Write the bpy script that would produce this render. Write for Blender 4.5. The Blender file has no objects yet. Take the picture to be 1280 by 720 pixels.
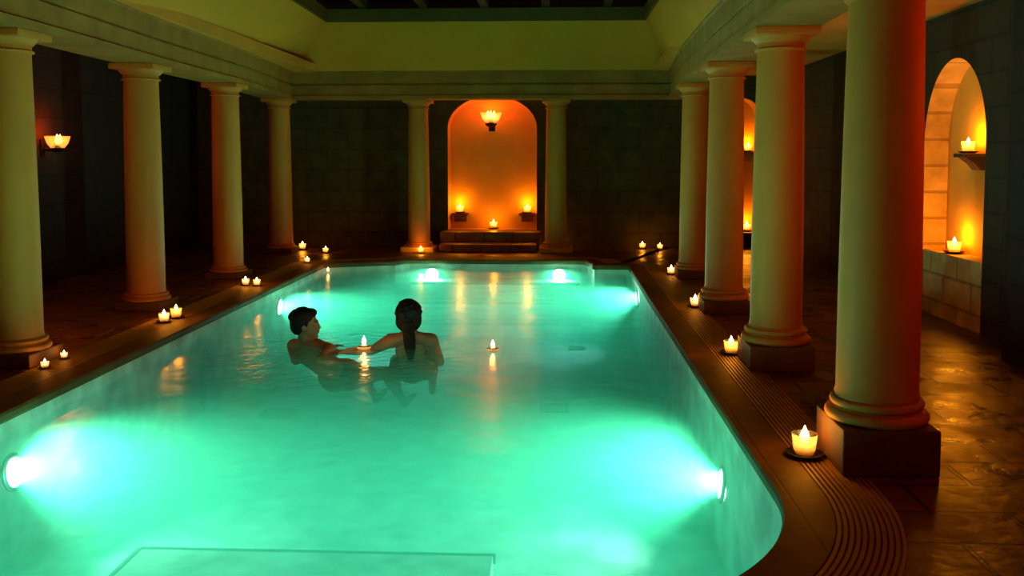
import bpy, bmesh, math, random
from mathutils import Vector, Matrix
random.seed(4)
C = bpy.context.scene.collection
PI = math.pi

# ------------------------------------------------------------------ camera
F, PITCH, YAW, CY = 1150.0, 0.0645, 0.047, 269.5
CAM = Vector((0, 0, 1.4))
fw = Vector((-math.sin(YAW) * math.cos(PITCH), math.cos(YAW) * math.cos(PITCH), -math.sin(PITCH)))
rt = Vector((math.cos(YAW), math.sin(YAW), 0))
up = rt.cross(fw)
cam = bpy.data.cameras.new('camera'); co = bpy.data.objects.new('camera', cam); C.objects.link(co)
m = Matrix.Identity(4)
for i in range(3):
    m[i][0] = rt[i]; m[i][1] = up[i]; m[i][2] = -fw[i]; m[i][3] = CAM[i]
co.matrix_world = m
cam.sensor_width = 36; cam.lens = F / 1280 * 36; cam.shift_y = -(360 - CY) / 1280
cam.clip_start = .05
bpy.context.scene.camera = co

def ray(x, y):
    return fw * F + rt * (x - 640) + up * (CY - y)
def at(x, y, z=None, Y=None, X=None):
    d = ray(x, y)
    t = (z - CAM.z) / d.z if z is not None else (Y / d.y if Y is not None else X / d.x)
    return CAM + d * t

# ------------------------------------------------------------------ materials
def mat(name, col, rough=.6, **k):
    m = bpy.data.materials.new(name); m.use_nodes = True
    nt = m.node_tree; b = nt.nodes['Principled BSDF']
    b.inputs['Base Color'].default_value = (*col, 1); b.inputs['Roughness'].default_value = rough
    b.inputs['Specular IOR Level'].default_value = k.get('spec', .4)
    if 'metal' in k: b.inputs['Metallic'].default_value = k['metal']
    amt = k.get('var', 0)
    tc = nt.nodes.new('ShaderNodeTexCoord')
    if amt:
        n = nt.nodes.new('ShaderNodeTexNoise'); n.inputs['Scale'].default_value = k.get('scale', 6); n.inputs['Detail'].default_value = 5
        nt.links.new(tc.outputs['Object'], n.inputs['Vector'])
        r = nt.nodes.new('ShaderNodeMapRange'); r.inputs['From Min'].default_value = .3; r.inputs['From Max'].default_value = .7
        r.inputs['To Min'].default_value = 1 - amt; r.inputs['To Max'].default_value = 1 + amt
        nt.links.new(n.outputs['Fac'], r.inputs['Value'])
        v = nt.nodes.new('ShaderNodeVectorMath'); v.operation = 'SCALE'; v.inputs[0].default_value = col
        nt.links.new(r.outputs['Result'], v.inputs['Scale']); nt.links.new(v.outputs[0], b.inputs['Base Color'])
        if k.get('bump'):
            bp = nt.nodes.new('ShaderNodeBump'); bp.inputs['Strength'].default_value = k['bump']; bp.inputs['Distance'].default_value = .02
            nt.links.new(n.outputs['Fac'], bp.inputs['Height']); nt.links.new(bp.outputs[0], b.inputs['Normal'])
    return m

def brick_mat(name, c1, c2, mortar, w, h, rough, bump=.5, plane='XY', rvar=0, offset=.5, spec=.4, msize=.012, sq=True):
    m = bpy.data.materials.new(name); m.use_nodes = True
    nt = m.node_tree; b = nt.nodes['Principled BSDF']; b.inputs['Roughness'].default_value = rough
    b.inputs['Specular IOR Level'].default_value = spec
    tc = nt.nodes.new('ShaderNodeTexCoord'); mp = nt.nodes.new('ShaderNodeMapping')
    if plane == 'XZ': mp.inputs['Rotation'].default_value = (-PI / 2, 0, 0)
    br = nt.nodes.new('ShaderNodeTexBrick')
    br.inputs['Color1'].default_value = (*c1, 1); br.inputs['Color2'].default_value = (*c2, 1); br.inputs['Mortar'].default_value = (*mortar, 1)
    br.inputs['Scale'].default_value = 1; br.inputs['Brick Width'].default_value = w; br.inputs['Row Height'].default_value = h
    br.inputs['Mortar Size'].default_value = msize; br.inputs['Mortar Smooth'].default_value = .3; br.offset = offset
    src = tc.outputs['Object']
    if plane == 'YZ':
        sp = nt.nodes.new('ShaderNodeSeparateXYZ'); cb = nt.nodes.new('ShaderNodeCombineXYZ')
        nt.links.new(src, sp.inputs[0]); nt.links.new(sp.outputs[1], cb.inputs[0]); nt.links.new(sp.outputs[2], cb.inputs[1]); src = cb.outputs[0]
        nt.links.new(src, br.inputs['Vector'])
    else:
        nt.links.new(src, mp.inputs['Vector']); nt.links.new(mp.outputs[0], br.inputs['Vector'])
    n = nt.nodes.new('ShaderNodeTexNoise'); n.inputs['Scale'].default_value = 5; n.inputs['Detail'].default_value = 6
    nt.links.new(tc.outputs['Object'], n.inputs['Vector'])
    r = nt.nodes.new('ShaderNodeMapRange'); r.inputs['From Min'].default_value = .3; r.inputs['From Max'].default_value = .7
    r.inputs['To Min'].default_value = .65; r.inputs['To Max'].default_value = 1.3
    nt.links.new(n.outputs['Fac'], r.inputs['Value'])
    v = nt.nodes.new('ShaderNodeVectorMath'); v.operation = 'SCALE'
    nt.links.new(br.outputs['Color'], v.inputs[0]); nt.links.new(r.outputs[0], v.inputs['Scale']); nt.links.new(v.outputs[0], b.inputs['Base Color'])
    if rvar:
        r2 = nt.nodes.new('ShaderNodeMapRange'); r2.inputs['From Min'].default_value = .35; r2.inputs['From Max'].default_value = .65
        r2.inputs['To Min'].default_value = rough - rvar; r2.inputs['To Max'].default_value = rough + rvar
        nt.links.new(n.outputs['Fac'], r2.inputs['Value']); nt.links.new(r2.outputs[0], b.inputs['Roughness'])
    ad = nt.nodes.new('ShaderNodeMath'); ad.operation = 'MULTIPLY_ADD'; ad.inputs[1].default_value = -.8
    nt.links.new(br.outputs['Fac'], ad.inputs[0]); nt.links.new(n.outputs['Fac'], ad.inputs[2])
    bp = nt.nodes.new('ShaderNodeBump'); bp.inputs['Strength'].default_value = bump; bp.inputs['Distance'].default_value = .015
    nt.links.new(ad.outputs[0], bp.inputs['Height']); nt.links.new(bp.outputs[0], b.inputs['Normal'])
    return m

def emis(name, col, s):
    m = bpy.data.materials.new(name); m.use_nodes = True; nt = m.node_tree
    nt.nodes.remove(nt.nodes['Principled BSDF'])
    e = nt.nodes.new('ShaderNodeEmission'); e.inputs[0].default_value = (*col, 1); e.inputs[1].default_value = s
    nt.links.new(e.outputs[0], nt.nodes['Material Output'].inputs[0]); return m

M = {}
M['column'] = mat('cream_stone', (.52, .19, .016), .62, var=.06, scale=5, bump=.12)
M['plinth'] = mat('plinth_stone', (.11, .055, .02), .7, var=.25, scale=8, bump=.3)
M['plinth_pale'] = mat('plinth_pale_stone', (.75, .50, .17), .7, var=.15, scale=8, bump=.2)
M['entab'] = mat('entablature_stone', (.30, .14, .017), .8, var=.22, scale=4, bump=.35)
M['cove'] = mat('cove_plaster', (.60, .24, .014), .85, var=.05, scale=2)
M['aisle_ceiling'] = mat('aisle_plaster', (.66, .24, .02), .85, var=.08, scale=3)
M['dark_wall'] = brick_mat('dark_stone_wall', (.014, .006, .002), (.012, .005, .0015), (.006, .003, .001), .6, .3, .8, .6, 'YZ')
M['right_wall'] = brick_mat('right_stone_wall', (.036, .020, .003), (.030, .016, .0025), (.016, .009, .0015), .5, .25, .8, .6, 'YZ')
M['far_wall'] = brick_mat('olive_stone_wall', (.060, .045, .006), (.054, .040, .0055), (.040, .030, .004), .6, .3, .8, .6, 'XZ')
M['niche'] = mat('niche_plaster', (.66, .34, .03), .8, var=.08, scale=3, bump=.2)
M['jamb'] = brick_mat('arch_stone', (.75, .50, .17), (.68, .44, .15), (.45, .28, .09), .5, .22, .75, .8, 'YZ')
M['floor'] = brick_mat('stone_paving', (.13, .05, .016), (.10, .038, .012), (.03, .014, .006), .55, .28, .38, .9, 'XY', rvar=.12, spec=.5)
M['coping'] = brick_mat('coping_stone', (.13, .058, .02), (.11, .05, .018), (.07, .03, .012), .6, 5, .62, .3, 'XY', msize=.006, spec=.25)
M['grate'] = mat('grate_stone', (.30, .17, .05), .55, var=.1, scale=10)
M['hearth'] = brick_mat('hearth_stone', (.26, .12, .05), (.20, .09, .04), (.08, .04, .02), .4, .2, .45, .6, 'XY')
M['tile'] = brick_mat('pool_tile', (.66, .78, .72), (.64, .77, .71), (.60, .74, .68), .1, .1, .45, .08, 'XY', offset=0, msize=.003)
M['tile_dark'] = mat('nosing_tile', (.05, .22, .15), .4)
M['drain'] = mat('drain_grey', (.012, .03, .022), .5)
M['iron'] = mat('black_iron', (.012, .009, .007), .5, metal=.6)
M['corbel'] = mat('corbel_stone', (.13, .07, .03), .8, var=.2, scale=15, bump=.3)
M['wax'] = mat('white_wax', (.9, .8, .6), .5)
M['frame'] = mat('skylight_frame', (.12, .07, .012), .6, var=.1)
M['mullion'] = mat('skylight_mullion', (.06, .035, .015), .6)
M['steel'] = mat('lamp_steel', (.6, .65, .62), .3, metal=.8)
M['flame'] = emis('candle_flame', (1, .60, .16), 14)
M['flame_white'] = emis('candle_flame_white', (1, .78, .42), 12)
M['lens'] = emis('pool_lamp_lens', (.45, 1, .75), 30)
M['skin_m'] = mat('skin_tan', (.28, .17, .085), .5, var=.08, scale=12)
M['skin_f'] = mat('skin_warm', (.30, .18, .095), .5, var=.08, scale=12)
M['hair'] = mat('dark_hair', (.012, .008, .006), .6, spec=.2, var=.3, scale=60, bump=.5)
M['cloth'] = mat('dark_swim_fabric', (.02, .03, .04), .8, var=.1, scale=40)
M['eye'] = mat('eye_white', (.25, .2, .16), .5)

def cupmat():
    m = bpy.data.materials.new('frosted_votive_glass'); m.use_nodes = True; nt = m.node_tree
    nt.nodes.remove(nt.nodes['Principled BSDF'])
    t = nt.nodes.new('ShaderNodeBsdfTranslucent'); t.inputs[0].default_value = (1, .8, .55, 1)
    g = nt.nodes.new('ShaderNodeBsdfGlossy'); g.inputs['Roughness'].default_value = .25
    tr = nt.nodes.new('ShaderNodeBsdfTransparent'); tr.inputs[0].default_value = (1, .9, .75, 1)
    a = nt.nodes.new('ShaderNodeMixShader'); a.inputs[0].default_value = .55
    b = nt.nodes.new('ShaderNodeMixShader'); b.inputs[0].default_value = .08
    nt.links.new(t.outputs[0], a.inputs[1]); nt.links.new(tr.outputs[0], a.inputs[2])
    nt.links.new(a.outputs[0], b.inputs[1]); nt.links.new(g.outputs[0], b.inputs[2])
    nt.links.new(b.outputs[0], nt.nodes['Material Output'].inputs[0]); return m
M['cup'] = cupmat()

def glassmat():
    m = bpy.data.materials.new('night_glass'); m.use_nodes = True; nt = m.node_tree
    nt.nodes.remove(nt.nodes['Principled BSDF'])
    g = nt.nodes.new('ShaderNodeBsdfGlossy'); g.inputs['Roughness'].default_value = .05
    tr = nt.nodes.new('ShaderNodeBsdfTransparent'); tr.inputs[0].default_value = (.5, .5, .5, 1)
    fr = nt.nodes.new('ShaderNodeFresnel'); b = nt.nodes.new('ShaderNodeMixShader')
    nt.links.new(fr.outputs[0], b.inputs[0]); nt.links.new(tr.outputs[0], b.inputs[1]); nt.links.new(g.outputs[0], b.inputs[2])
    nt.links.new(b.outputs[0], nt.nodes['Material Output'].inputs[0]); return m
M['glass'] = glassmat()

WSCAT, WABS = .62, .55
def watermat():
    m = bpy.data.materials.new('green_pool_water'); m.use_nodes = True; nt = m.node_tree
    nt.nodes.remove(nt.nodes['Principled BSDF']); out = nt.nodes['Material Output']
    tr = nt.nodes.new('ShaderNodeBsdfTransparent')
    g = nt.nodes.new('ShaderNodeBsdfGlossy'); g.inputs['Roughness'].default_value = .22
    fr = nt.nodes.new('ShaderNodeFresnel'); fr.inputs[0].default_value = 1.33
    mx = nt.nodes.new('ShaderNodeMixShader')
    geo = nt.nodes.new('ShaderNodeNewGeometry'); tc = nt.nodes.new('ShaderNodeTexCoord')
    # gentle ripples everywhere, stronger swirl around the bathers
    n1 = nt.nodes.new('ShaderNodeTexNoise'); n1.inputs['Scale'].default_value = 2.2; n1.inputs['Detail'].default_value = 2; n1.inputs['Distortion'].default_value = .6
    n2 = nt.nodes.new('ShaderNodeTexNoise'); n2.inputs['Scale'].default_value = 5.5; n2.inputs['Detail'].default_value = 2; n2.inputs['Distortion'].default_value = 1.6
    for n in (n1, n2): nt.links.new(tc.outputs['Object'], n.inputs['Vector'])
    dst = nt.nodes.new('ShaderNodeVectorMath'); dst.operation = 'DISTANCE'; dst.inputs[1].default_value = (-1.45, 6.3, 0)
    nt.links.new(tc.outputs['Object'], dst.inputs[0])
    mr = nt.nodes.new('ShaderNodeMapRange'); mr.inputs['From Min'].default_value = .3; mr.inputs['From Max'].default_value = 1.3
    mr.inputs['To Min'].default_value = 2.2; mr.inputs['To Max'].default_value = 0.05; mr.interpolation_type = 'SMOOTHSTEP'
    nt.links.new(dst.outputs['Value'], mr.inputs['Value'])
    mu = nt.nodes.new('ShaderNodeMath'); mu.operation = 'MULTIPLY'
    nt.links.new(n2.outputs['Fac'], mu.inputs[0]); nt.links.new(mr.outputs[0], mu.inputs[1])
    ad = nt.nodes.new('ShaderNodeMath'); nt.links.new(n1.outputs['Fac'], ad.inputs[0]); nt.links.new(mu.outputs[0], ad.inputs[1])
    bp = nt.nodes.new('ShaderNodeBump'); bp.inputs['Strength'].default_value = .22; bp.inputs['Distance'].default_value = .05
    nt.links.new(ad.outputs[0], bp.inputs['Height'])
    nt.links.new(bp.outputs[0], g.inputs['Normal']); nt.links.new(bp.outputs[0], fr.inputs['Normal'])
    # no mirror on the way out of the water, seen from below
    iv = nt.nodes.new('ShaderNodeMath'); iv.operation = 'SUBTRACT'; iv.inputs[0].default_value = 1
    nt.links.new(geo.outputs['Backfacing'], iv.inputs[1])
    m2 = nt.nodes.new('ShaderNodeMath'); m2.operation = 'MULTIPLY'
    nt.links.new(fr.outputs[0], m2.inputs[0]); nt.links.new(iv.outputs[0], m2.inputs[1])
    nt.links.new(m2.outputs[0], mx.inputs[0]); nt.links.new(tr.outputs[0], mx.inputs[1]); nt.links.new(g.outputs[0], mx.inputs[2])
    nt.links.new(mx.outputs[0], out.inputs['Surface'])
    vs = nt.nodes.new('ShaderNodeVolumeScatter'); vs.inputs['Color'].default_value = (.20, 1, .70, 1); vs.inputs['Density'].default_value = WSCAT
    vs.inputs['Anisotropy'].default_value = .2
    va = nt.nodes.new('ShaderNodeVolumeAbsorption'); va.inputs['Color'].default_value = (.0, .985, .84, 1); va.inputs['Density'].default_value = WABS
    av = nt.nodes.new('ShaderNodeAddShader'); nt.links.new(vs.outputs[0], av.inputs[0]); nt.links.new(va.outputs[0], av.inputs[1])
    nt.links.new(av.outputs[0], out.inputs['Volume'])
    return m
M['water'] = watermat()

# ------------------------------------------------------------------ mesh helpers
def NB(): return bmesh.new()
def box(bm, x0, x1, y0, y1, z0, z1, bev=0):
    r = bmesh.ops.create_cube(bm, size=1)
    vs = r['verts']
    for v in vs:
        v.co = Vector(((x0 + x1) / 2 + v.co.x * (x1 - x0), (y0 + y1) / 2 + v.co.y * (y1 - y0), (z0 + z1) / 2 + v.co.z * (z1 - z0)))
    if bev:
        es = set(e for v in vs for e in v.link_edges)
        bmesh.ops.bevel(bm, geom=list(es), offset=bev, segments=2, affect='EDGES', profile=.6)
def lathe(bm, prof, seg=40, c=(0, 0, 0), cap=True):
    rings = []
    for r, z in prof:
        rings.append([bm.verts.new((c[0] + r * math.cos(2 * PI * i / seg), c[1] + r * math.sin(2 * PI * i / seg), c[2] + z)) for i in range(seg)])
    for a, b in zip(rings, rings[1:]):
        for i in range(seg):
            j = (i + 1) % seg
            bm.faces.new((a[i], a[j], b[j], b[i]))
    if cap:
        bm.faces.new(list(reversed(rings[0]))); bm.faces.new(rings[-1])
def poly(bm, pts):
    return bm.faces.new([bm.verts.new(p) for p in pts])
def extr(bm, pts, vec):
    vec = Vector(vec); pts = [Vector(p) for p in pts]
    a = [bm.verts.new(p) for p in pts]; b = [bm.verts.new(p + vec) for p in pts]
    bm.faces.new(a); bm.faces.new(list(reversed(b)))
    for i in range(len(pts)):
        j = (i + 1) % len(pts); bm.faces.new((a[j], a[i], b[i], b[j]))
def obj(name, bm, m, parent=None, smooth=False, loc=None, recalc=True):
    if recalc: bmesh.ops.recalc_face_normals(bm, faces=bm.faces)
    me = bpy.data.meshes.new(name); bm.to_mesh(me); bm.free()
    me.materials.append(M[m] if isinstance(m, str) else m)
    if smooth:
        me.polygons.foreach_set('use_smooth', [True] * len(me.polygons))
        me.set_sharp_from_angle(angle=math.radians(38))
    o = bpy.data.objects.new(name, me); C.objects.link(o)
    if parent: o.parent = parent
    if loc: o.location = loc
    return o
def thing(name, label, cat, loc=(0, 0, 0), rz=0, group=None):
    o = bpy.data.objects.new(name, None); C.objects.link(o); o.location = loc; o.rotation_euler = (0, 0, rz)
    o.empty_display_size = .1
    o['label'] = label; o['category'] = cat
    if group: o['group'] = group
    return o
def tag(o, label, cat, group=None, kind=None):
    o['label'] = label; o['category'] = cat
    if group: o['group'] = group
    if kind: o['kind'] = kind
    return o
def struct(o, label=None):
    o['kind'] = 'structure'
    if label: o['label'] = label
    return o
def light(name, loc, col, p, r=.02, parent=None):
    l = bpy.data.lights.new(name, 'POINT'); l.color = col; l.energy = p; l.shadow_soft_size = r
    o = bpy.data.objects.new(name, l); C.objects.link(o); o.location = loc
    if parent: o.parent = parent
    return o

# ------------------------------------------------------------------ pool outline (counter-clockwise from above)
ZD = .10
XL, XR, YN = -2.82, .885, 2.42
def arc(cx, cy, r, a0, a1, n):
    return [(cx + r * math.cos(a0 + (a1 - a0) * i / n), cy + r * math.sin(a0 + (a1 - a0) * i / n)) for i in range(n + 1)]
out = []
out += arc(XR - 1.15, YN + 1.15, 1.15, -PI / 2, 0, 28)
out += [(XR, 6.0), (XR, 8.5)]
out += arc(XR + .01 - .05, 11.0 - .05, .05, 0, PI / 2, 4)
out += [(.47, 11.0)] + arc(.47 - .0, 11.12, .0001, 0, .1, 1)[:1]
out += [(.40, 11.45), (.34, 11.5), (-1.84, 11.5), (-1.90, 11.46), (-1.99, 11.32)]
out += arc(XL + .0 + .06, 10.98 - .02, .06, PI * .6, PI, 4)
out += [(XL, 8.5), (XL, 6.0)]
out += arc(XL + 1.15, YN + 1.15, 1.15, PI, 1.5 * PI, 28)
# de-duplicate
P2 = []
for p in out:
    if not P2 or (Vector(p) - Vector(P2[-1])).length > .004: P2.append(p)
if (Vector(P2[0]) - Vector(P2[-1])).length < .004: P2.pop()
N = len(P2)
def offset(d):
    res = []
    for i in range(N):
        a, b, c = Vector(P2[i - 1]), Vector(P2[i]), Vector(P2[(i + 1) % N])
        n1 = Vector(((b - a).y, -(b - a).x)).normalized(); n2 = Vector(((c - b).y, -(c - b).x)).normalized()
        n = (n1 + n2); n.normalize(); k = max(.45, n.dot(n1))
        res.append(b + n * d / k)
    return res
def ring(bm, A, za, B, zb):
    a = [bm.verts.new((p[0], p[1], za)) for p in A]; b = [bm.verts.new((p[0], p[1], zb)) for p in B]
    for i in range(len(A)):
        j = (i + 1) % len(A); bm.faces.new((a[i], a[j], b[j], b[i]))
O0, O1, O2 = offset(0), offset(.155), offset(.385)

# coping: flat slab with a rounded nose hanging a little over the water
bm = NB()
Oi = offset(-.02)
prof = [(offset(0), .045), (Oi, .045), (offset(-.026), .06), (offset(-.026), .085), (offset(-.018), ZD), (O1, ZD), (O1, ZD - .01)]
for (A, za), (B, zb) in zip(prof, prof[1:]): ring(bm, A, za, B, zb)
o = obj('trim_1', bm, 'coping', smooth=True); struct(o, 'brown stone coping running round the edge of the pool')
# ribbed drainage strip outside the coping: real grooves along the strip
bm = NB()
K = 11; prev = None
for k in range(K):
    d0 = .155 + .23 * k / K; d1 = .155 + .23 * (k + 1) / K; g = .23 / K * .3
    seq = [(offset(d0 + .001), ZD - .012), (offset(d0 + g * .6), ZD - .012), (offset(d0 + g), ZD - .001), (offset(d1 - g * .3), ZD - .001), (offset(d1 - .001), ZD - .012)]
    for (A, za), (B, zb) in zip(seq, seq[1:]): ring(bm, A, za, B, zb)
o = obj('trim_2', bm, 'grate'); struct(o, 'pale ribbed drainage strip between the coping and the paving')

# floor: everything outside the strip out to the walls
RX0, RX1, RY0, RY1 = -5.2, 3.1, -2.2, 13.2
def rect_hit(p):
    c = Vector((-1, 6.5)); d = Vector(p) - c
    ts = []
    if d.x > 1e-6: ts.append((RX1 + .6 - c.x) / d.x)
    if d.x < -1e-6: ts.append((RX0 - .2 - c.x) / d.x)
    if d.y > 1e-6: ts.append((RY1 + .5 - c.y) / d.y)
    if d.y < -1e-6: ts.append((RY0 - .2 - c.y) / d.y)
    return c + d * min(ts)
bm = NB()
outer = [rect_hit(p) for p in O2]
ring(bm, O1, ZD - .013, O2, ZD - .013)
ring(bm, O2, ZD - .013, O2, ZD - .001)
ring(bm, O2, ZD - .001, outer, ZD - .001)
# fill the four rectangle corners left by the fan
cs = [(RX1 + .6, RY0 - .2), (RX1 + .6, RY1 + .5), (RX0 - .2, RY1 + .5), (RX0 - .2, RY0 - .2)]
for c in cs:
    for i in range(N):
        a, b = outer[i], outer[(i + 1) % N]
        if (abs(a.x - c[0]) < 1e-4 and abs(b.y - c[1]) < 1e-4 and abs(a.y - c[1]) > 1e-4) or (abs(a.y - c[1]) < 1e-4 and abs(b.x - c[0]) < 1e-4 and abs(a.x - c[0]) > 1e-4):
            poly(bm, [(a.x, a.y, ZD - .001), (c[0], c[1], ZD - .001), (b.x, b.y, ZD - .001)])
o = obj('floor', bm, 'floor'); struct(o)

# basin
ZB = -.72
bm = NB()
ring(bm, O0, .045, O0, ZB)
bm.faces.new([bm.verts.new((p.x, p.y, ZB)) for p in O0])
o = obj('pool_basin', bm, 'tile'); struct(o, 'pale tiled basin of the green lit pool')
for f in o.data.polygons: pass
# underwater steps: far alcove and near end
def step(name, x0, x1, y0, y1, z1, lab):
    s = thing(name, lab, 'pool step')
    bm = NB(); box(bm, x0, x1, y0, y1, ZB + .002, z1 - .02); obj('step_body', bm, 'tile', s)
    bm = NB(); box(bm, x0, x1, y0 , y1, z1 - .02, z1, .006); obj('tread', bm, 'tile', s)
    return s
for k in range(3):
    s = step('pool_step', -1.78 + .0 * k, .30, 11.47 - .28 * (k + 1), 11.47 - .28 * k - .004, -.14 - .20 * k,
             ['highest underwater step below the lit niche', 'middle underwater step below the lit niche', 'lowest underwater step below the lit niche'][k])
    s['group'] = 'underwater steps at the far end'
    yf = 11.47 - .28 * (k + 1)
    bm = NB(); box(bm, -1.78, .30, yf - .006, yf - .001, -.14 - .2 * k - .035, -.14 - .2 * k - .003); obj('nosing', bm, 'tile_dark', s)
s = step('pool_step', -2.00, -.29, 2.62, 4.26, -.50, 'wide underwater step at the near end of the pool')
bm = NB(); box(bm, -2.01, -.28, 4.26, 4.28, -.54, -.498); box(bm, -2.02, -2.00, 2.62, 4.26, -.54, -.498); obj('nosing', bm, 'tile_dark', s)

# floor drains in the basin
for (x, y, w, lab) in [(at(347, 518, ZB).x, at(347, 518, ZB).y, .27, 'square grey drain grate on the pool bottom, left of the bathers'), (at(693, 511, ZB).x, at(693, 511, ZB).y, .24, 'square grey drain grate on the pool bottom, right of centre'), (at(721, 436, ZB).x, at(721, 436, ZB).y, .18, 'small grey grate on the pool bottom near the far steps')]:
    t = thing('pool_drain', lab, 'drain', (x, y, ZB), 0, 'drain grates on the pool bottom')
    bm = NB()
    for a, b, c, d in [(-w/2, w/2, -w/2, -w/2+.02), (-w/2, w/2, w/2-.02, w/2), (-w/2, -w/2+.02, -w/2+.02, w/2-.02), (w/2-.02, w/2, -w/2+.02, w/2-.02)]: box(bm, a, b, c, d, .001, .014)
    obj('frame', bm, 'drain', t)
    bm = NB()
    for i in range(9):
        xx = -w/2 + .02 + (w - .04) * (i + .5) / 9; box(bm, xx - .009, xx + .009, -w/2 + .02, w/2 - .02, .001, .010)
    obj('slats', bm, 'drain', t)

# water body
bm = NB()
Ow = offset(-.003)
t_ = [bm.verts.new((p.x, p.y, 0)) for p in Ow]; b_ = [bm.verts.new((p.x, p.y, ZB + .001)) for p in Ow]
bm.faces.new(t_); bm.faces.new(list(reversed(b_)))
for i in range(N):
    j = (i + 1) % N; bm.faces.new((t_[j], t_[i], b_[i], b_[j]))
o = obj('pool_water', bm, 'water'); tag(o, 'glowing green water filling the long pool', 'water', kind='stuff')

# pool lamps: round steel ring, bulging lens and the lamp light itself
def lamp(pos, nrm, lab, p):
    nrm = Vector(nrm).normalized()
    q = nrm.to_track_quat('Z', 'Y')
    t = thing('pool_lamp', lab, 'underwater lamp', pos, 0, 'underwater lamps in the pool walls')
    t.rotation_mode = 'QUATERNION'; t.rotation_quaternion = q
    bm = NB(); lathe(bm, [(.10, .001), (.10, .012), (.092, .018), (.078, .018), (.075, .006), (.075, .001)], 32, cap=False); obj('ring', bm, 'steel', t, True)
    bm = NB(); lathe(bm, [(.075, .004), (.065, .012), (.04, .018), (.012, .021), (.001, .0215)], 32); obj('lens', bm, 'lens', t, True)
    l = bpy.data.lights.new('lamp_light', 'AREA'); l.shape = 'DISK'; l.size = .13; l.spread = math.radians(115); l.energy = p; l.color = LAMPC
    lo = bpy.data.objects.new('lamp_light', l); C.objects.link(lo); lo.parent = t; lo.location = (0, 0, .03); lo.rotation_euler = (PI, 0, 0)
    return t
LAMPC = (.46, 1.0, .64)
LP = 44
lamp((XR, 4.78, -.32), (-1, .05, .12), 'underwater lamp glaring white in the near right pool wall', LP * 1.1)
lamp((XR, 9.8, -.12), (-1, 0, -.1), 'underwater lamp in the right pool wall near the far end', LP)
lamp((XL, 4.56, -.24), (1, .05, .12), 'underwater lamp in the near left pool wall', LP * 1.0)
lamp((-1.7, YN, -.45), (0, 1, .05), 'added underwater fill lamp in the near end wall, left', LP * .35)  # added out of view to even out the light in the pool
lamp((-.45, YN, -.38), (0, 1, .05), 'added underwater fill lamp in the near end wall, right', LP * .22)  # likewise an added lamp, brightens the near water
lamp((XL, 9.2, -.14), (1, 0, -.1), 'underwater lamp in the left pool wall near the far end', LP)
lamp((-1.55, 11.5, -.09), (0, -1, -.1), 'underwater lamp in the end wall below the left end column', LP * .5)
lamp((.05, 11.5, -.09), (0, -1, -.1), 'underwater lamp in the end wall below the right end column', LP * .5)

# ------------------------------------------------------------------ columns
HT = 2.17
def column(x, y, hb, lab, far=False, r=.157):
    # hb: height of plinth plus mouldings
    t = thing('stone_column', lab, 'column', (x, y, ZD), 0, 'round stone columns around the pool')
    mh = min(.11, hb * .5); ph = hb - mh; H = HT - ZD
    bm = NB(); pw = .225 if far else .195
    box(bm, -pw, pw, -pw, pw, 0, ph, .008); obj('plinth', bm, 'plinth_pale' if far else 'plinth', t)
    bm = NB()
    pr = []
    h1 = mh * .45
    for i in range(9):
        a = -PI / 2 + PI * i / 8; pr.append((.185 + h1 / 2 * math.cos(a) , ph + h1 / 2 + h1 / 2 * math.sin(a)))
    pr += [(.182, ph + h1), (.176, ph + h1 + .008)]
    h2 = mh * .32
    for i in range(7):
        a = -PI / 2 + PI * i / 6; pr.append((.172 + h2 / 2 * math.cos(a), ph + h1 + .01 + h2 / 2 + h2 / 2 * math.sin(a)))
    pr += [(.168, ph + h1 + .01 + h2), (r, ph + mh)]
    lathe(bm, pr, 48, cap=False); obj('base_moulding', bm, 'column', t, True)
    bm = NB(); top = H - .135
    pr = [(r + .006, ph + mh - .002), (r, ph + mh + .02)]
    for i in range(1, 13):
        f = i / 12; pr.append((r - .018 * f ** 1.8, ph + mh + .02 + (top - ph - mh - .02) * f))
    lathe(bm, pr, 48, cap=False); obj('shaft', bm, 'column', t, True)
    bm = NB(); rt_ = r - .018
    pr = [(rt_, top), (rt_ + .016, top + .004), (rt_ + .018, top + .014), (rt_ + .004, top + .02), (rt_ + .003, top + .048),
          (rt_ + .012, top + .052), (rt_ + .024, top + .064), (rt_ + .036, top + .078), (rt_ + .04, top + .088)]
    lathe(bm, pr, 48, cap=False)
    box(bm, -.19, .19, -.19, .19, H - .047, H - .001, .006)
    obj('capital', bm, 'column', t, True)
    return t
COLS_L = [(-3.33, 3.5, .20), (-3.40, 5.6, .17), (-3.51, 7.7, .14), (-3.53, 9.75, .12), (-3.72, 12.3, .12)]
labs_l = [None, 'thick stone column cut by the left edge of the photo', 'stone column on the left with two lit votives at its foot', 'third stone column from the left edge, slim against the black aisle', 'stone column at the far left corner of the pool hall']
for (x, y, h), lb in zip(COLS_L, labs_l):
    if lb: column(x, y, h, lb)
COLS_R = [(1.366, 3.92, .30), (1.375, 5.75, .26), (1.425, 7.8, .20), (1.50, 10.0, .16), (1.70, 12.3, .12)]
labs_r = ['nearest and thickest stone column, on the right on a dark square plinth', 'second stone column on the right, reddish on its aisle side', 'third stone column on the right, partly behind the second', 'fourth stone column on the right, next to the far wall']
for (x, y, h), lb in zip(COLS_R, labs_r): column(x, y, h, lb, r=.166 if y < 4 else .157)
column(-1.87, 12.55, .13, 'pale stone column left of the glowing niche', True, .15)
column(.01, 12.55, .13, 'pale stone column right of the glowing niche', True, .15)

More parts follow.
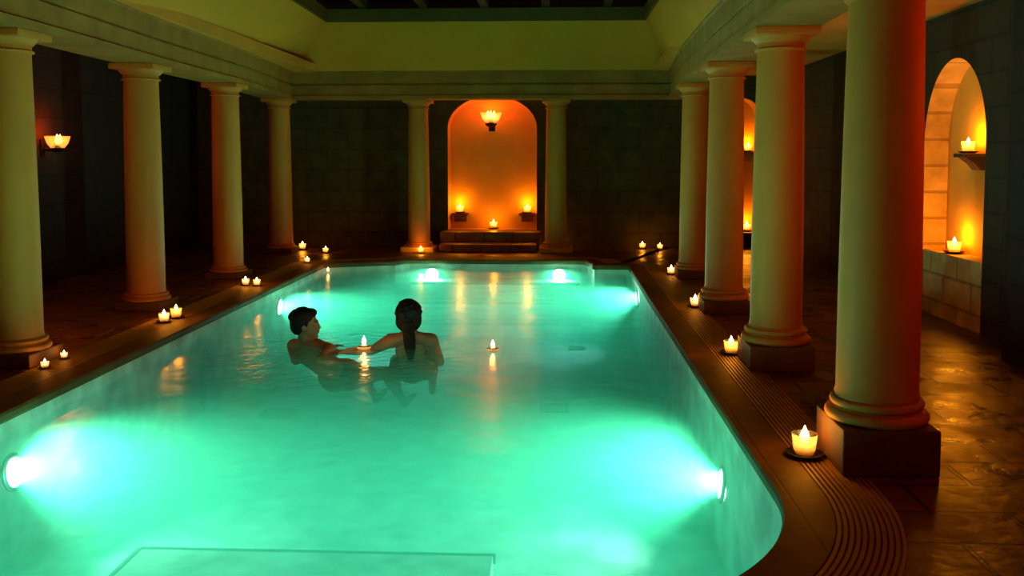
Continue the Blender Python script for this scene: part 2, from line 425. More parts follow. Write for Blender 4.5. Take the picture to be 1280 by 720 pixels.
# ------------------------------------------------------------------ entablature (lip, fascia, groove, frieze, fillet)
EP = [(0, HT), (0, HT + .045), (.022, HT + .052), (.022, HT + .185), (.045, HT + .19), (.045, HT + .205), (.012, HT + .21), (.012, HT + .345), (-.01, HT + .352), (-.01, HT + .372)]
LI = [(-3.0, -2.2), (-3.09, 3.5), (-3.15, 5.6), (-3.27, 7.7), (-3.32, 9.75), (-3.54, 12.36)]
RI = [(1.09, -2.2), (1.14, 3.8), (1.19, 5.75), (1.24, 7.8), (1.32, 10.0), (1.50, 12.36)]
def beam(name, line, side, lab):
    bm = NB(); rows = []
    for (x, y) in line:
        pr = [(x - side * d, z) for d, z in EP] + [(x - side * .38, HT + .372), (x - side * .38, HT)]
        rows.append([bm.verts.new((a, y, z)) for a, z in pr])
    n = len(rows[0])
    for A, B in zip(rows, rows[1:]):
        for i in range(n):
            j = (i + 1) % n; bm.faces.new((A[i], A[j], B[j], B[i]))
    bm.faces.new(rows[0]); bm.faces.new(list(reversed(rows[-1])))
    struct(obj(name, bm, 'entab'), lab)
beam('trim_3', LI, 1, 'stone entablature along the left colonnade')
beam('trim_4', RI, -1, 'stone entablature along the right colonnade')
bm = NB()
pr = [(12.36 + d, z) for d, z in EP] + [(12.74, HT + .372), (12.74, HT)]
extr(bm, [(-3.86, a, z) for a, z in pr], (5.77, 0, 0))
struct(obj('trim_5', bm, 'entab'), 'stone entablature across the far end')

# cove and skylight
ZC = HT + .372
SX0, SX1, SY0, SY1, SZ = -2.93, 1.13, 2.0, 11.78, 3.12
bm = NB()
a = [(-2.99, -.5), (-3.08, 3.5), (-3.14, 5.6), (-3.26, 7.7), (-3.31, 9.75), (-3.53, 12.35)]
b = [(1.08, -.5), (1.13, 3.8), (1.18, 5.75), (1.23, 7.8), (1.31, 10.0), (1.49, 12.35)]
def strip(bm, lo, hi):
    L = [bm.verts.new(p) for p in lo]; H_ = [bm.verts.new(p) for p in hi]
    for i in range(len(lo) - 1): bm.faces.new((L[i], L[i + 1], H_[i + 1], H_[i]))
ys = lambda y: max(SY0, min(SY1, SY0 + (y + .5) / 12.85 * (SY1 - SY0)))
SXL = lambda y: SX0 + .25 * (1 - (y - SY0) / (SY1 - SY0))
strip(bm, [(x, y, ZC) for x, y in a], [(SXL(ys(y)), ys(y), SZ) for x, y in a])
strip(bm, [(x, y, ZC) for x, y in b], [(SX1 , ys(y), SZ) for x, y in b])
strip(bm, [(a[-1][0], 12.35, ZC), (b[-1][0], 12.35, ZC)], [(SX0, SY1, SZ), (SX1, SY1, SZ)])
strip(bm, [(a[0][0], -.5, ZC), (b[0][0], -.5, ZC)], [(SXL(SY0), SY0, SZ), (SX1, SY0, SZ)])
# flat part over the near end behind the camera
poly(bm, [(-2.93, -.5, ZC), (1.09, -.5, ZC), (1.09, -2.2, ZC), (-2.93, -2.2, ZC)])
struct(obj('ceiling', bm, 'cove'), 'sloping plaster cove above the pool')
bm = NB()
ZA = HT + .36
box(bm, RX0, -3.2, RY0, RY1, ZA, ZA + .1); box(bm, 1.3, RX1 + .02, RY0, RY1, ZA, ZA + .1); box(bm, -3.2, 1.3, 12.5, RY1 + .02, ZA, ZA + .1)
struct(obj('ceiling_aisle', bm, 'aisle_ceiling'), 'flat plaster ceiling over the side aisles')
w = bpy.data.objects.new('window_1', None); C.objects.link(w); struct(w, 'long dark skylight in the ceiling')
bm = NB()
x0, x1 = SXL(SY0), SX1
for (A, B, Cc, D) in [((SX0 - .05, SY1 + .06), (SX1 + .05, SY1 + .06), (SX1 - .03, SY1 - .05), (SX0 + .03, SY1 - .05)),
                      ((x0 - .05, SY0 - .06), (SX0 - .05, SY1 + .06), (SX0 + .03, SY1 - .05), (x0 + .03, SY0 + .05)),
                      ((SX1 + .05, SY0 - .06), (SX1 + .05, SY1 + .06), (SX1 - .03, SY1 - .05), (SX1 - .03, SY0 + .05)),
                      ((x0 - .05, SY0 - .06), (SX1 + .05, SY0 - .06), (SX1 - .03, SY0 + .05), (x0 + .03, SY0 + .05))]:
    extr(bm, [(*A, SZ - .012), (*B, SZ - .012), (*Cc, SZ - .012), (*D, SZ - .012)], (0, 0, .16))
obj('window_frame', bm, 'frame', w)
bm = NB()
for i in range(5):
    xx = SX0 + .1 + (SX1 - SX0 - .2) * (i + .5) / 5; box(bm, xx - .05, xx + .05, SY0, SY1, SZ + .16, SZ + .24)
for j in range(7):
    yy = SY0 + (SY1 - SY0) * (j + .5) / 7; box(bm, SX0, SX1, yy - .04, yy + .04, SZ + .17, SZ + .23)
obj('mullion', bm, 'mullion', w)
bm = NB(); box(bm, SX0 - .02, SX1 + .02, SY0 - .02, SY1 + .02, SZ + .24, SZ + .25); obj('pane', bm, 'glass', w)

# ------------------------------------------------------------------ walls
WT = ZA + .1
def arch_pts(c, hw, z0, zs, rise, n=24):
    """half-ellipse arch outline from the right foot up and over to the left foot, (u, z)"""
    pts = [(c + hw, z0)]
    for i in range(n + 1):
        t = PI * i / n; pts.append((c + hw * math.cos(t), zs + rise * math.sin(t)))
    pts.append((c - hw, z0)); return pts
def wall_with_arches(bm, u0, u1, z0, z1, arches, P):
    """plane wall u-z with arched openings; P(u,z)->3d"""
    arches = sorted(arches, key=lambda a: a[0]); cur = u0
    for c, hw, za, zs, rise in arches:
        poly(bm, [P(cur, z0), P(c - hw, z0), P(c - hw, z1), P(cur, z1)])
        if za > z0: poly(bm, [P(c - hw, z0), P(c + hw, z0), P(c + hw, za), P(c - hw, za)])
        ap = arch_pts(c, hw, za, zs, rise)[1:-1]
        for (a, b) in zip(ap, ap[1:]):
            poly(bm, [P(*a), P(a[0], z1), P(b[0], z1), P(*b)])
        cur = c + hw
    poly(bm, [P(cur, z0), P(u1, z0), P(u1, z1), P(cur, z1)])
def reveal(bm, c, hw, za, zs, rise, P, Q):
    ap = arch_pts(c, hw, za, zs, rise)
    for a, b in zip(ap, ap[1:]): poly(bm, [P(*a), P(*b), Q(*b), Q(*a)])
    poly(bm, [P(c - hw, za), P(c + hw, za), Q(c + hw, za), Q(c - hw, za)])
    return ap

# left wall
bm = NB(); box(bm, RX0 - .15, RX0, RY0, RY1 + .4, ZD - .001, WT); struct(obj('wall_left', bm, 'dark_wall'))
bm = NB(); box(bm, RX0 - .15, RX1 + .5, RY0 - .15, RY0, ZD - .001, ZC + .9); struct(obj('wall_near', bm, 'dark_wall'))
# right wall with the tall arched niche
RA = (7.36, .555, ZD, 1.50, .66)
bm = NB(); P = lambda u, z: (RX1, u, z); Q = lambda u, z: (RX1 + .20, u, z)
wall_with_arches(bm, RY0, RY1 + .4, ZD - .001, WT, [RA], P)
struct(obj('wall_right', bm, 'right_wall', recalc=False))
n1 = bpy.data.objects.new('trim_6', None); C.objects.link(n1); struct(n1, 'tall arched niche glowing in the right wall')
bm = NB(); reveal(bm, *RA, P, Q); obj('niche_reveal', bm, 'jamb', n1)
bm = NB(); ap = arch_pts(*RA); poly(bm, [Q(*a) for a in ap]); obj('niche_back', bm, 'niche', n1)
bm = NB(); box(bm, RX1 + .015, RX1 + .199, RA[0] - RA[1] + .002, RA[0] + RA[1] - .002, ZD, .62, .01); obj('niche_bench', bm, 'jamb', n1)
# pier standing out from the right wall, nearer the camera
bm = NB(); box(bm, 2.86, RX1 - .001, 5.3, 5.98, ZD, ZA, .01); struct(obj('wall_pier', bm, 'dark_wall'), 'dark square pier beside the arched niche on the right')
# far wall, with the wide middle niche and the narrow one at the end of the right aisle
FA = (-.905, .64, .34, 1.80, .46); FB = (2.62, .27, .31, 1.95, .27)
bm = NB(); P = lambda u, z: (u, RY1, z); Q = lambda u, z: (u, RY1 + .38, z)
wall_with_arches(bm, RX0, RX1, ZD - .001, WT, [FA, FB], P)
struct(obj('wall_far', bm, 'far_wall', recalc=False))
for k, A_ in enumerate((FA, FB)):
    n1 = bpy.data.objects.new('trim_%d' % (7 + k), None); C.objects.link(n1)
    struct(n1, ['wide arched niche glowing orange in the middle of the far wall', 'narrow arched niche at the end of the right aisle'][k])
    bm = NB(); reveal(bm, *A_, P, Q); obj('niche_reveal', bm, 'niche', n1)
    bm = NB(); poly(bm, [Q(*a) for a in arch_pts(*A_)]); obj('niche_back', bm, 'niche', n1)
# stepped hearth in front of the middle niche
t = thing('niche_hearth', 'brown stepped stone hearth between the two end columns', 'hearth')
bm = NB(); box(bm, -1.62, -.20, 12.85, 13.195, ZD, .335, .012); obj('upper_step', bm, 'hearth', t)
bm = NB(); box(bm, -1.58, -.26, 12.42, 12.85, ZD, .20, .012); obj('lower_step', bm, 'hearth', t)

# ------------------------------------------------------------------ candles
CC = (1.0, .30, .006)
SCC = (1.0, .065, .001)
def votive_parts(t, s=1.0, p=1.2, glass=True, saucer=True, white=False, col=None):
    if saucer:
        bm = NB(); lathe(bm, [(.001, 0), (.035, 0), (.052, .008), (.056, .012), (.05, .012), (.034, .006), (.001, .006)], 28, cap=False)
        bmesh.ops.scale(bm, vec=(s,) * 3, verts=bm.verts); obj('saucer', bm, 'iron', t, True)
    z = .006
    if glass:
        bm = NB(); lathe(bm, [(.026, z), (.032, z + .015), (.035, z + .04), (.038, z + .062), (.036, z + .062), (.033, z + .04), (.030, z + .016), (.024, z + .003)], 28, cap=False)
        bmesh.ops.scale(bm, vec=(s,) * 3, verts=bm.verts); obj('glass_cup', bm, 'cup', t, True)
    bm = NB(); lathe(bm, [(.001, z + .002), (.022, z + .002), (.022, z + .024), (.018, z + .026), (.001, z + .025)], 24, cap=False)
    bmesh.ops.scale(bm, vec=(s,) * 3, verts=bm.verts); obj('wax', bm, 'wax', t, True)
    bm = NB(); lathe(bm, [(.0016, z + .024), (.0014, z + .038)], 8); bmesh.ops.scale(bm, vec=(s,) * 3, verts=bm.verts); obj('wick', bm, 'iron', t)
    bm = NB(); pr = []
    for i in range(13):
        f = i / 12; pr.append((max(.0006, .0155 * math.sin(PI * f ** .62) ** .9 * (1 - .25 * f)), z + .030 + .058 * f))
    lathe(bm, pr, 20); bmesh.ops.scale(bm, vec=(s,) * 3, verts=bm.verts); f_ = obj('flame', bm, 'flame_white' if white else 'flame', t, True)
    f_.visible_shadow = True
    light('candle_light', (0, 0, (z + .095) * s), col or CC, p, .02 * s, t)
def votive(px, py, lab, s=1.0, p=1.2, z=ZD, group='votive candles round the pool edge', white=True, pos=None, glass=True, zf=.062):
    q = pos or at(px, py, z + zf * s)
    t = thing('votive_candle', lab, 'candle', (q[0], q[1], z), 0, group)
    votive_parts(t, s, p, glass=glass, white=white)
    return t
# pool edge, right side, near to far
votive(0, 0, 'large bright votive candle beside the plinth of the nearest right column', 1.45, 2.1, white=False, pos=(1.085, 3.98, 0))
votive(914, 427, 'bright votive candle at the foot of the second right column', 1.3, 2.0, white=False)
votive(869, 373, 'votive candle on the right pool edge by the third column', 1.2, 1.3)
votive(839, 335, 'small votive candle on the far right corner of the pool edge', 1.15, 1.0)
votive(0, 0, 'left one of two votive candles on the floor by the far wall, right', 1.15, .9, white=False, pos=at(803, 303, Y=12.95))
votive(0, 0, 'right one of two votive candles on the floor by the far wall, right', 1.05, .9, white=False, pos=at(825, 304, Y=12.85))
# left side, far to near
votive(0, 0, 'bright votive candle near the far left corner column', 1.3, 1.3, white=False, pos=at(378, 301, Y=12.6))
votive(0, 0, 'small votive candle right of the bright one in the far left corner', 1.0, .7, white=False, pos=at(407, 307, Y=12.2))
votive(384, 323, 'small votive candle at the far left corner of the pool edge', .9, .5)
votive(307, 349, 'left one of the pair of votive candles at the third left column', 1.0, 1.0)
votive(321, 350, 'right one of the pair of votive candles at the third left column', .95, .9)
votive(205, 392, 'left one of the pair of votive candles at the second left column', 1.1, 1.2)
votive(220, 386, 'right one of the pair of votive candles at the second left column', 1.2, 1.4, white=False)
votive(56, 452, 'dim votive candle at the foot of the column cut by the left edge', .65, .3)
votive(80, 441, 'dim votive candle a step right of the leftmost column foot', .6, .25)
# at the end columns
votive(0, 0, 'votive candle glowing in front of the end column left of the niche', 1.1, 1.5, white=False, pos=(-1.80, 12.22, 0), z=ZD)
votive(0, 0, 'small votive candle behind the foot of the end column right of the niche', .8, .9, white=False, pos=(.10, 12.93, 0), z=ZD)

# floating candles
def floating(px, py, lab, s, p):
    q = at(px, py, .03)
    t = thing('floating_candle', lab, 'candle', (q.x, q.y, -.006), 0, 'candles floating on the water')
    bm = NB(); lathe(bm, [(.001, 0), (.028, 0), (.045, .012), (.05, .024), (.046, .024), (.04, .012), (.001, .008)], 28, cap=False)
    bmesh.ops.scale(bm, vec=(s,) * 3, verts=bm.verts); obj('float_dish', bm, 'cup', t, True)
    votive_parts(t, s, p, glass=False, saucer=False, white=True)
    return t
floating(455, 431, 'floating candle burning between the two bathers', 1.1, .8)
floating(616, 433, 'floating candle alone on the water right of the woman', .9, .5)
floating(410, 338, 'tiny floating candle near the far left corner of the water', .8, .2)

# brackets (corbels) and niche candles
def corbel(x, y, z, lab, face, w=.17, d=.15, h=.13):
    """z = top; face: unit vector out of the wall; (x, y) touches the wall"""
    t = thing('wall_bracket', lab, 'wall bracket', (x, y, z), math.atan2(face[1], face[0]) - PI / 2 , 'stone brackets carrying candles')
    # local: wall in -Y, out of the wall +Y
    bm = NB(); box(bm, -w / 2, w / 2, .001, d, -.03, 0, .004); obj('bracket_shelf', bm, 'corbel', t)
    bm = NB(); pts = [(-w * .36, .001, -.03), (-w * .36, d * .85, -.03), (-w * .36, d * .62, -.06), (-w * .36, d * .45, -.08), (-w * .36, d * .2, -h), (-w * .36, .001, -h)]
    extr(bm, pts, (w * .72, 0, 0)); obj('bracket_support', bm, 'corbel', t)
    return t
YB = RY1 + .38
corbel(-1.40, YB, .565, 'dark stone bracket low on the left inside the middle niche', (0, -1), .24, .22)
corbel(-.41, YB, .565, 'dark stone bracket low on the right inside the middle niche', (0, -1), .24, .22)
votive(0, 0, 'candle on the left bracket inside the middle niche', 1.5, 5, z=.566, white=False, pos=(-1.40, YB - .12, 0), group='candles in the middle niche')
votive(0, 0, 'candle on the right bracket inside the middle niche', 1.5, 5, z=.566, white=False, pos=(-.41, YB - .12, 0), group='candles in the middle niche')
votive(0, 0, 'candle low in the centre of the middle niche', 1.5, 3.4, z=.341, white=False, pos=(-.90, YB - .20, 0), group='candles in the middle niche')
# glowing wall bowl high in the niche
def bowl_sconce(x, y, z, face, lab, p, s=1.0, flames=((0, 0),)):
    t = thing('bowl_sconce', lab, 'wall sconce', (x, y, z), math.atan2(face[1], face[0]) - PI / 2, 'wall sconces')
    bm = NB(); box(bm, -.03 * s, .03 * s, .001, .014, -.09 * s, .05 * s, .004); obj('back_plate', bm, 'iron', t)
    bm = NB(); lathe(bm, [(.001, -.055 * s), (.03 * s, -.052 * s), (.05 * s, -.035 * s), (.055 * s, -.02 * s), (.001, -.02 * s)], 28, c=(0, .13 * s, 0), cap=False)
    box(bm, -.012, .012, .01, .10 * s, -.045 * s, -.028 * s); obj('bracket_arm', bm, 'iron', t, True)
    bm = NB(); lathe(bm, [(.052 * s, -.02 * s), (.08 * s, .02 * s), (.098 * s, .075 * s), (.094 * s, .075 * s), (.076 * s, .022 * s), (.049 * s, -.016 * s)], 36, c=(0, .13 * s, 0), cap=False)
    obj('glass_bowl', bm, 'cup', t, True)
    for fx, fy in flames:
        bm = NB(); lathe(bm, [(.001, -.019 * s), (.02 * s, -.019 * s), (.02 * s, .01 * s), (.001, .011 * s)], 20, c=(fx, .13 * s + fy, 0), cap=False); obj('wax', bm, 'wax', t)
        bm = NB(); pr = []
        for i in range(13):
            f = i / 12; pr.append((max(.0006, .019 * s * math.sin(PI * f ** .62) ** .9 * (1 - .25 * f)), .018 * s + .075 * s * f))
        lathe(bm, pr, 20, c=(fx, .13 * s + fy, 0)); obj('flame', bm, 'flame', t, True)
    light('sconce_light', (0, .13 * s, .125 * s), SCC, p, .03, t)
    return t
q = at(615, 152, Y=YB)
bowl_sconce(q.x, YB, q.z, (0, -1), 'glowing glass bowl sconce high in the middle niche', 8, 1.6, ((-.045, 0), (.045, 0), (0, .05)))
# right wall arch
XB = RX1 + .20
q = at(1207, 183, X=XB - .12)
corbel(XB, q.y, q.z - .055, 'dark bracket halfway up the right wall niche', (-1, 0), .20, .17)
votive(0, 0, 'candle on the bracket halfway up the right wall niche', 1.35, 8, z=q.z - .054, white=False, pos=(XB - .10, q.y, 0), group='candles in the right wall niche')
q = at(1193, 303, X=XB - .10)
votive(0, 0, 'candle on the stone bench at the bottom of the right wall niche', 1.45, 8, z=.621, white=False, pos=(XB - .10, q.y, 0), group='candles in the right wall niche')
# end niche of the right aisle
q = at(935, 184, Y=YB - .1)
corbel(q.x, YB, q.z - .07, 'upper bracket in the narrow niche at the end of the right aisle', (0, -1), .18, .18)
votive(0, 0, 'upper candle seen between the second and third right columns', 1.5, 5, z=q.z - .069, white=False, pos=(q.x, YB - .1, 0), group='candles in the narrow end niche')
q = at(933, 290, Y=YB - .1)
votive(0, 0, 'lower candle seen between the second and third right columns', 1.6, 5, z=.311, white=False, pos=(q.x, YB - .12, 0), group='candles in the narrow end niche')
# left aisle wall sconce
q = at(68, 182, X=RX0 + .13)
bowl_sconce(RX0, q.y, q.z, (1, 0), 'candle sconce burning on the dark left aisle wall', 8, 1.25, ((-.05, 0), (.04, .02)))

for yy, lb in ((6.9, 'added fill sconce on the left aisle wall opposite the second column'), (4.3, 'added fill sconce on the left aisle wall just out of the picture'), (1.6, 'added fill sconce on the left aisle wall nearest the camera')):  # extra sconces added to give the left columns warm fill light
    bowl_sconce(RX0, yy, 1.57, (1, 0), lb, 7, 1.25, ((-.05, 0), (.04, .02)))
for yy, lb in ((4.0, 'added fill sconce on the right aisle wall in front of the pier'), (1.4, 'added fill sconce on the right aisle wall nearest the camera')):  # added out of view to throw red light on the right columns
    bowl_sconce(RX1, yy, 1.57, (-1, 0), lb, 26 if yy > 3 else 30, 1.25, ((-.05, 0), (.04, .02)))

# ------------------------------------------------------------------ people
def cap_chain(bm, pts, seg=16):
    """pts: [(Vector, r)] -> overlapping spheres and cones; merged to one skin by a voxel remesh"""
    for p, r in pts:
        bmesh.ops.create_uvsphere(bm, u_segments=seg, v_segments=max(6, seg // 2), radius=r, matrix=Matrix.Translation(p))
    for (p, r), (q, s) in zip(pts, pts[1:]):
        d = q - p
        if d.length < 1e-5: continue
        z = d.normalized(); x = z.orthogonal().normalized(); y = z.cross(x)
        A = [bm.verts.new(p + (x * math.cos(2 * PI * i / seg) + y * math.sin(2 * PI * i / seg)) * r) for i in range(seg)]
        B = [bm.verts.new(q + (x * math.cos(2 * PI * i / seg) + y * math.sin(2 * PI * i / seg)) * s) for i in range(seg)]
        for i in range(seg):
            j = (i + 1) % seg; bm.faces.new((A[i], A[j], B[j], B[i]))
        bm.faces.new(list(reversed(A))); bm.faces.new(B)
def ell(bm, c, rx, ry, rz, fr=None, seg=24):
    mt = Matrix.Translation(c) @ (fr.to_4x4() if fr else Matrix.Identity(4)) @ Matrix.Diagonal((rx, ry, rz, 1))
    bmesh.ops.create_uvsphere(bm, u_segments=seg, v_segments=seg // 2, radius=1, matrix=mt)
def skin_mesh(name, bm, m, parent, voxel=.008, smooth=6, noise=0):
    bmesh.ops.recalc_face_normals(bm, faces=bm.faces)
    me = bpy.data.meshes.new(name + '_raw'); bm.to_mesh(me); bm.free()
    o = bpy.data.objects.new(name, me); C.objects.link(o)
    a = o.modifiers.new('r', 'REMESH'); a.mode = 'VOXEL'; a.voxel_size = voxel; a.use_smooth_shade = True
    b = o.modifiers.new('s', 'SMOOTH'); b.factor = .5; b.iterations = smooth
    if noise:
        tx = bpy.data.textures.new('locks', 'CLOUDS'); tx.noise_scale = .02
        d = o.modifiers.new('d', 'DISPLACE'); d.texture = tx; d.strength = noise; d.mid_level = .5
    dg = bpy.context.evaluated_depsgraph_get(); dg.update()
    nm = bpy.data.meshes.new_from_object(o.evaluated_get(dg)); o.modifiers.clear(); o.data = nm; nm.name = name
    bpy.data.meshes.remove(me)
    nm.materials.clear(); nm.materials.append(M[m]); o.parent = parent
    nm.polygons.foreach_set('use_smooth', [True] * len(nm.polygons))
    return o
def frame(yaw, pitch=0, roll=0):
    """local axes: x = right, y = forward, z = up; yaw measured from +Y towards -X"""
    return Matrix.Rotation(yaw, 3, 'Z') @ Matrix.Rotation(pitch, 3, 'X') @ Matrix.Rotation(roll, 3, 'Y')
def hand(bm, wrist, direc, palm_n, side, curl=.35):
    d = direc.normalized(); n = (palm_n - d * palm_n.dot(d)).normalized(); s = d.cross(n).normalized() * side
    fr = Matrix((s, d, n)).transposed()
    ell(bm, wrist + d * .045, .040, .055, .017, fr)
    L = [.062, .074, .080, .072]
    for i, l in enumerate(L):
        b = wrist + d * .085 + s * (-.030 + .020 * i); p = [(b - d * .03, .0088)]; dd = d + s * (-.10 + .07 * i); cur = b; p.append((cur, .0086))
        for k, fl in enumerate((.45, .32, .23)):
            dd = (dd + n * curl * (k + .3)).normalized(); cur = cur + dd * l * fl; p.append((cur, .0083 - .0008 * k))
        cap_chain(bm, p, 10)
    b = wrist + d * .025 + s * .030
    p = [(b, .012), (b + s * .028 + d * .022, .0105), (b + s * .038 + d * .050 + n * .008, .0090), (b + s * .036 + d * .070 + n * .014, .008)]
    cap_chain(bm, p, 10)
def head(bm, c, R, s=1.0, fem=False):
    """c = centre of the head; face towards local +y"""
    def L(x, y, z): return c + R @ Vector((x, y, z)) * s
    def E(x, y, z, a, b, d): ell(bm, L(x, y, z), a * s, b * s, d * s, R)
    E(0, -.012, .035, .074, .094, .083)            # skull
    E(0, .030, -.010, .062, .062, .085)            # face
    E(0, .040, -.062, .044, .045, .040)            # jaw
    E(0, .070, -.092, .022, .020, .018)            # chin
    for sx in (-1, 1):
        E(sx * .038, .030, -.050, .026, .045, .034)    # jaw corner
        E(sx * .036, .070, -.012, .020, .018, .016)    # cheek
        E(sx * .030, .086, .022, .022, .010, .007)     # brow
        E(sx * .072, -.005, -.008, .010, .020, .032)   # ear
        E(sx * .012, .100, -.032, .008, .009, .007)    # nostril wing
    cap_chain(bm, [(L(0, .088, .020), .009 * s), (L(0, .099, -.010), .009 * s), (L(0, .105, -.027), .0105 * s)], 12)
    E(0, .092, -.052, .022, .010, .0055); E(0, .091, -.063, .019, .010, .006)
def eyes(t, c, R, s):
    for sx in (-1, 1):
        bm = NB(); ell(bm, c + R @ Vector((sx * .030, .078, .006)) * s, .012 * s, .010 * s, .009 * s, R); obj('eye', bm, 'eye', t, True)

def person(lab, skin, hc, head_R, torso_R, neck, sh_w, armL, armR, s, fem):
    t = thing('person', lab, 'person', (hc.x, hc.y, -.7)); base = Vector((hc.x, hc.y, -.7))
    W = lambda v: v - base
    bm = NB()
    nk = W(neck)
    head(bm, W(hc), head_R, s, fem)
    T = lambda x, y, z: nk + torso_R @ Vector((x, y, z))
    cap_chain(bm, [(W(hc) + head_R @ Vector((0, -.005, -.05)) * s, .052 * s), (nk + Vector((0, 0, .01)), .054 * s), (T(0, 0, -.06), .07)])
    w = sh_w
    def torso_fwd(Rm):
        v = Rm @ Vector((0, 1, 0)); v.z = 0; return v.normalized()
    def legs(sx):
        hip = T(sx * .09, .0, -.50); f_ = torso_fwd(torso_R)
        knee = hip + f_ * .40 + Vector((0, 0, -.02)) + torso_R @ Vector((sx * .06, 0, 0)); knee.z = min(knee.z, .49)
        return hip, knee, knee + f_ * .24 + Vector((0, 0, -.30))
    # trunk: chest, ribs, belly, hips as overlapping ellipsoids
    ell(bm, T(0, .0, -.14), w * .78, .105, .13, torso_R); ell(bm, T(0, .0, -.25), w * .72, .105, .14, torso_R)
    ell(bm, T(0, 0, -.36), w * .62, .095, .13, torso_R); ell(bm, T(0, -.01, -.47), w * (.80 if fem else .72), .115, .12, torso_R)
    for sx in (-1, 1):
        cap_chain(bm, [(T(sx * .035, -.012, -.015), .048), (T(sx * w * .55, -.008, -.055), .050), (T(sx * w * .92, 0, -.085), .058)])   # trapezius to shoulder
        ell(bm, T(sx * .045 , -.06, -.17), .06, .045, .10, torso_R)          # shoulder blade
        if fem: ell(bm, T(sx * .07, .085, -.21), .062, .055, .060, torso_R)
        else: ell(bm, T(sx * .075, .065, -.17), .075, .045, .065, torso_R)
        # reclining in the water: thighs forward, knees a little bent, feet trailing away
        hip, knee, ank = legs(sx); fl = torso_fwd(torso_R)
        cap_chain(bm, [(hip, .085), (hip.lerp(knee, .5), .072), (knee, .052)])
        cap_chain(bm, [(knee, .050), (knee.lerp(ank, .35), .052), (knee.lerp(ank, .75), .036), (ank, .032)])
        toe = ank + fl * .15 + Vector((0, 0, .03))
        cap_chain(bm, [(ank + Vector((0, 0, -.02)), .034), (ank.lerp(toe, .5), .030), (toe, .018)])
    for sx, A in ((-1, armL), (1, armR)):
        sh = T(sx * w, 0, -.085); el, wr, pn, cl = W(A[0]), W(A[1]), A[2], A[3]
        cap_chain(bm, [(sh, .054), (sh.lerp(el, .45), .045), (el, .036)])
        cap_chain(bm, [(el, .036), (el.lerp(wr, .3), .038), (wr, .025)])
        hand(bm, wr, wr - el, pn, sx, cl)
    body = skin_mesh('body', bm, skin, t, .0066, 5)
    eyes(t, W(hc), head_R, s)
    # swimwear follows the hips
    bm = NB(); ell(bm, T(0, -.01, -.47), w * (.80 if fem else .72) + .008, .124, .115, torso_R)
    for sx in (-1, 1):
        hip, knee, _ = legs(sx)
        cap_chain(bm, [(hip, .094), (hip.lerp(knee, .25 if fem else .5), .088 if fem else .082)])
    skin_mesh('swim_bottoms' if fem else 'swim_trunks', bm, 'cloth', t, .012, 3)
    if fem:
        bm = NB()
        for sx in (-1, 1): ell(bm, T(sx * .07, .092, -.215), .064, .058, .058, torso_R)
        ell(bm, T(0, 0, -.225), w * .78 + .006, .116, .022, torso_R)
        skin_mesh('swim_top', bm, 'cloth', t, .010, 3)
    return t, W

# man: on the left, head turned to the right towards the woman, back three-quarters to us
hm = at(382, 406, Y=6.75)
Rh = frame(-PI / 2 + .12, .05); Rt = frame(-.50, .80)
nk = Vector((hm.x - .005, hm.y - .01, hm.z - .128))
handm = Vector((hm.x + .32, hm.y - .36, -.05)); 
tm, Wm = person('dark-haired bare-shouldered man in the water, turned to his right-hand neighbour', 'skin_m', hm, Rh, Rt, nk, .175,
    (Vector((nk.x - .16, nk.y + .30, -.20)), Vector((nk.x + .04, nk.y + .42, -.14)), Vector((0, 0, -1)), .2),
    (Vector((nk.x + .20, nk.y - .30, -.06)), handm, Vector((0, 0, -1)), .25), 1.0, False)
bm = NB()
def HL(c, R, W): return lambda x, y, z: W(c) + R @ Vector((x, y, z))
h = HL(hm, Rh, Wm)
ell(bm, h(0, -.022, .048), .082, .098, .082, Rh); ell(bm, h(0, -.055, .0), .074, .062, .075, Rh); ell(bm, h(0, .040, .088), .062, .052, .036, Rh)
for sx in (-1, 1): ell(bm, h(sx * .066, -.022, .022), .016, .04, .045, Rh); ell(bm, h(sx * .070, .018, .018), .008, .010, .028, Rh)
for i in range(70):
    a = random.uniform(-PI, PI); e = random.uniform(.15, 1.5)
    p = h(.078 * math.cos(a) * math.cos(e), -.022 + .094 * math.sin(a) * math.cos(e), .048 + .080 * math.sin(e)); ell(bm, p, .018, .018, .012, Rh, 8)
skin_mesh('hair', bm, 'hair', tm, .006, 2, .006)

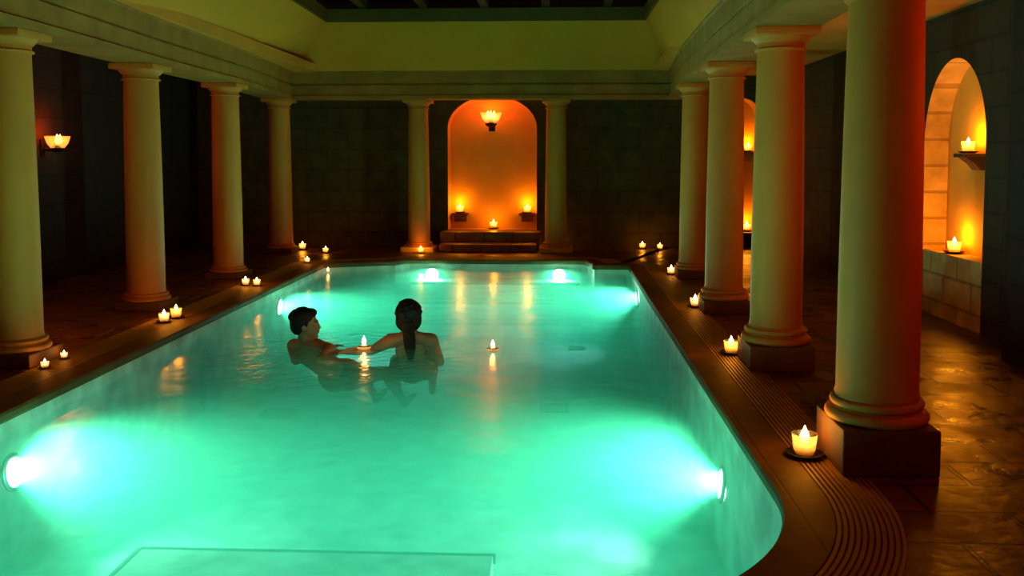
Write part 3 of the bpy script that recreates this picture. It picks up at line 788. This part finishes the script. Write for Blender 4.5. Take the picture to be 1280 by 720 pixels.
# woman: back to us, long ponytail down into the water
hw = at(511, 396, Y=6.8)
Rh = frame(.10, .04); Rt = frame(.12, .80)
nk = Vector((hw.x + .012, hw.y - .012, hw.z - .130))
tw, Ww = person('dark-haired woman seen from behind in the water, long ponytail down her back', 'skin_f', hw, Rh, Rt, nk, .155,
    (Vector((nk.x - .30, nk.y + .06, -.07)), Vector((nk.x - .44, nk.y - .16, -.035)), Vector((0, 0, -1)), .25),
    (Vector((nk.x + .19, nk.y + .26, -.20)), Vector((nk.x + .05, nk.y + .44, -.16)), Vector((0, 0, -1)), .2), .97, True)
h = HL(hw, Rh, Ww)
bm = NB()
ell(bm, h(0, -.022, .040), .100, .108, .098, Rh); ell(bm, h(0, -.045, -.02), .098, .075, .092, Rh)
for sx in (-1, 1): ell(bm, h(sx * .070, .010, -.01), .026, .046, .066, Rh)
cap_chain(bm, [(h(0, -.085, -.035), .050), (h(.004, -.098, -.10), .046), (h(.010, -.105, -.17), .046), (h(.016, -.110, -.235), .038), (h(.02, -.105, -.30), .022)])
for i in range(80):
    a = random.uniform(-PI, PI); e = random.uniform(-.1, 1.5)
    p = h(.088 * math.cos(a) * math.cos(e), -.022 + .100 * math.sin(a) * math.cos(e), .040 + .090 * math.sin(e))
    if (Rh.inverted() @ (p - h(0, 0, 0))).y < .06: ell(bm, p, .020, .020, .014, Rh, 8)
skin_mesh('hair', bm, 'hair', tw, .006, 2, .006)

# ------------------------------------------------------------------ night sky and view
wd = bpy.data.worlds.new('night'); bpy.context.scene.world = wd; wd.use_nodes = True
wd.node_tree.nodes['Background'].inputs[0].default_value = (.004, .002, .001, 1); wd.node_tree.nodes['Background'].inputs[1].default_value = .5
sc = bpy.context.scene
sc.view_settings.view_transform = 'Standard'; sc.view_settings.look = 'None'; sc.view_settings.gamma = 1; sc.view_settings.use_curve_mapping = False
sc.view_settings.exposure = 0.0
try:
    cy = sc.cycles
    cy.use_denoising = True; cy.max_bounces = 8; cy.diffuse_bounces = 5; cy.glossy_bounces = 3; cy.transmission_bounces = 4
    cy.volume_bounces = 2; cy.transparent_max_bounces = 12; cy.caustics_reflective = False; cy.caustics_refractive = False
    cy.sample_clamp_indirect = 4; cy.use_light_tree = True
except Exception as e: print(e)
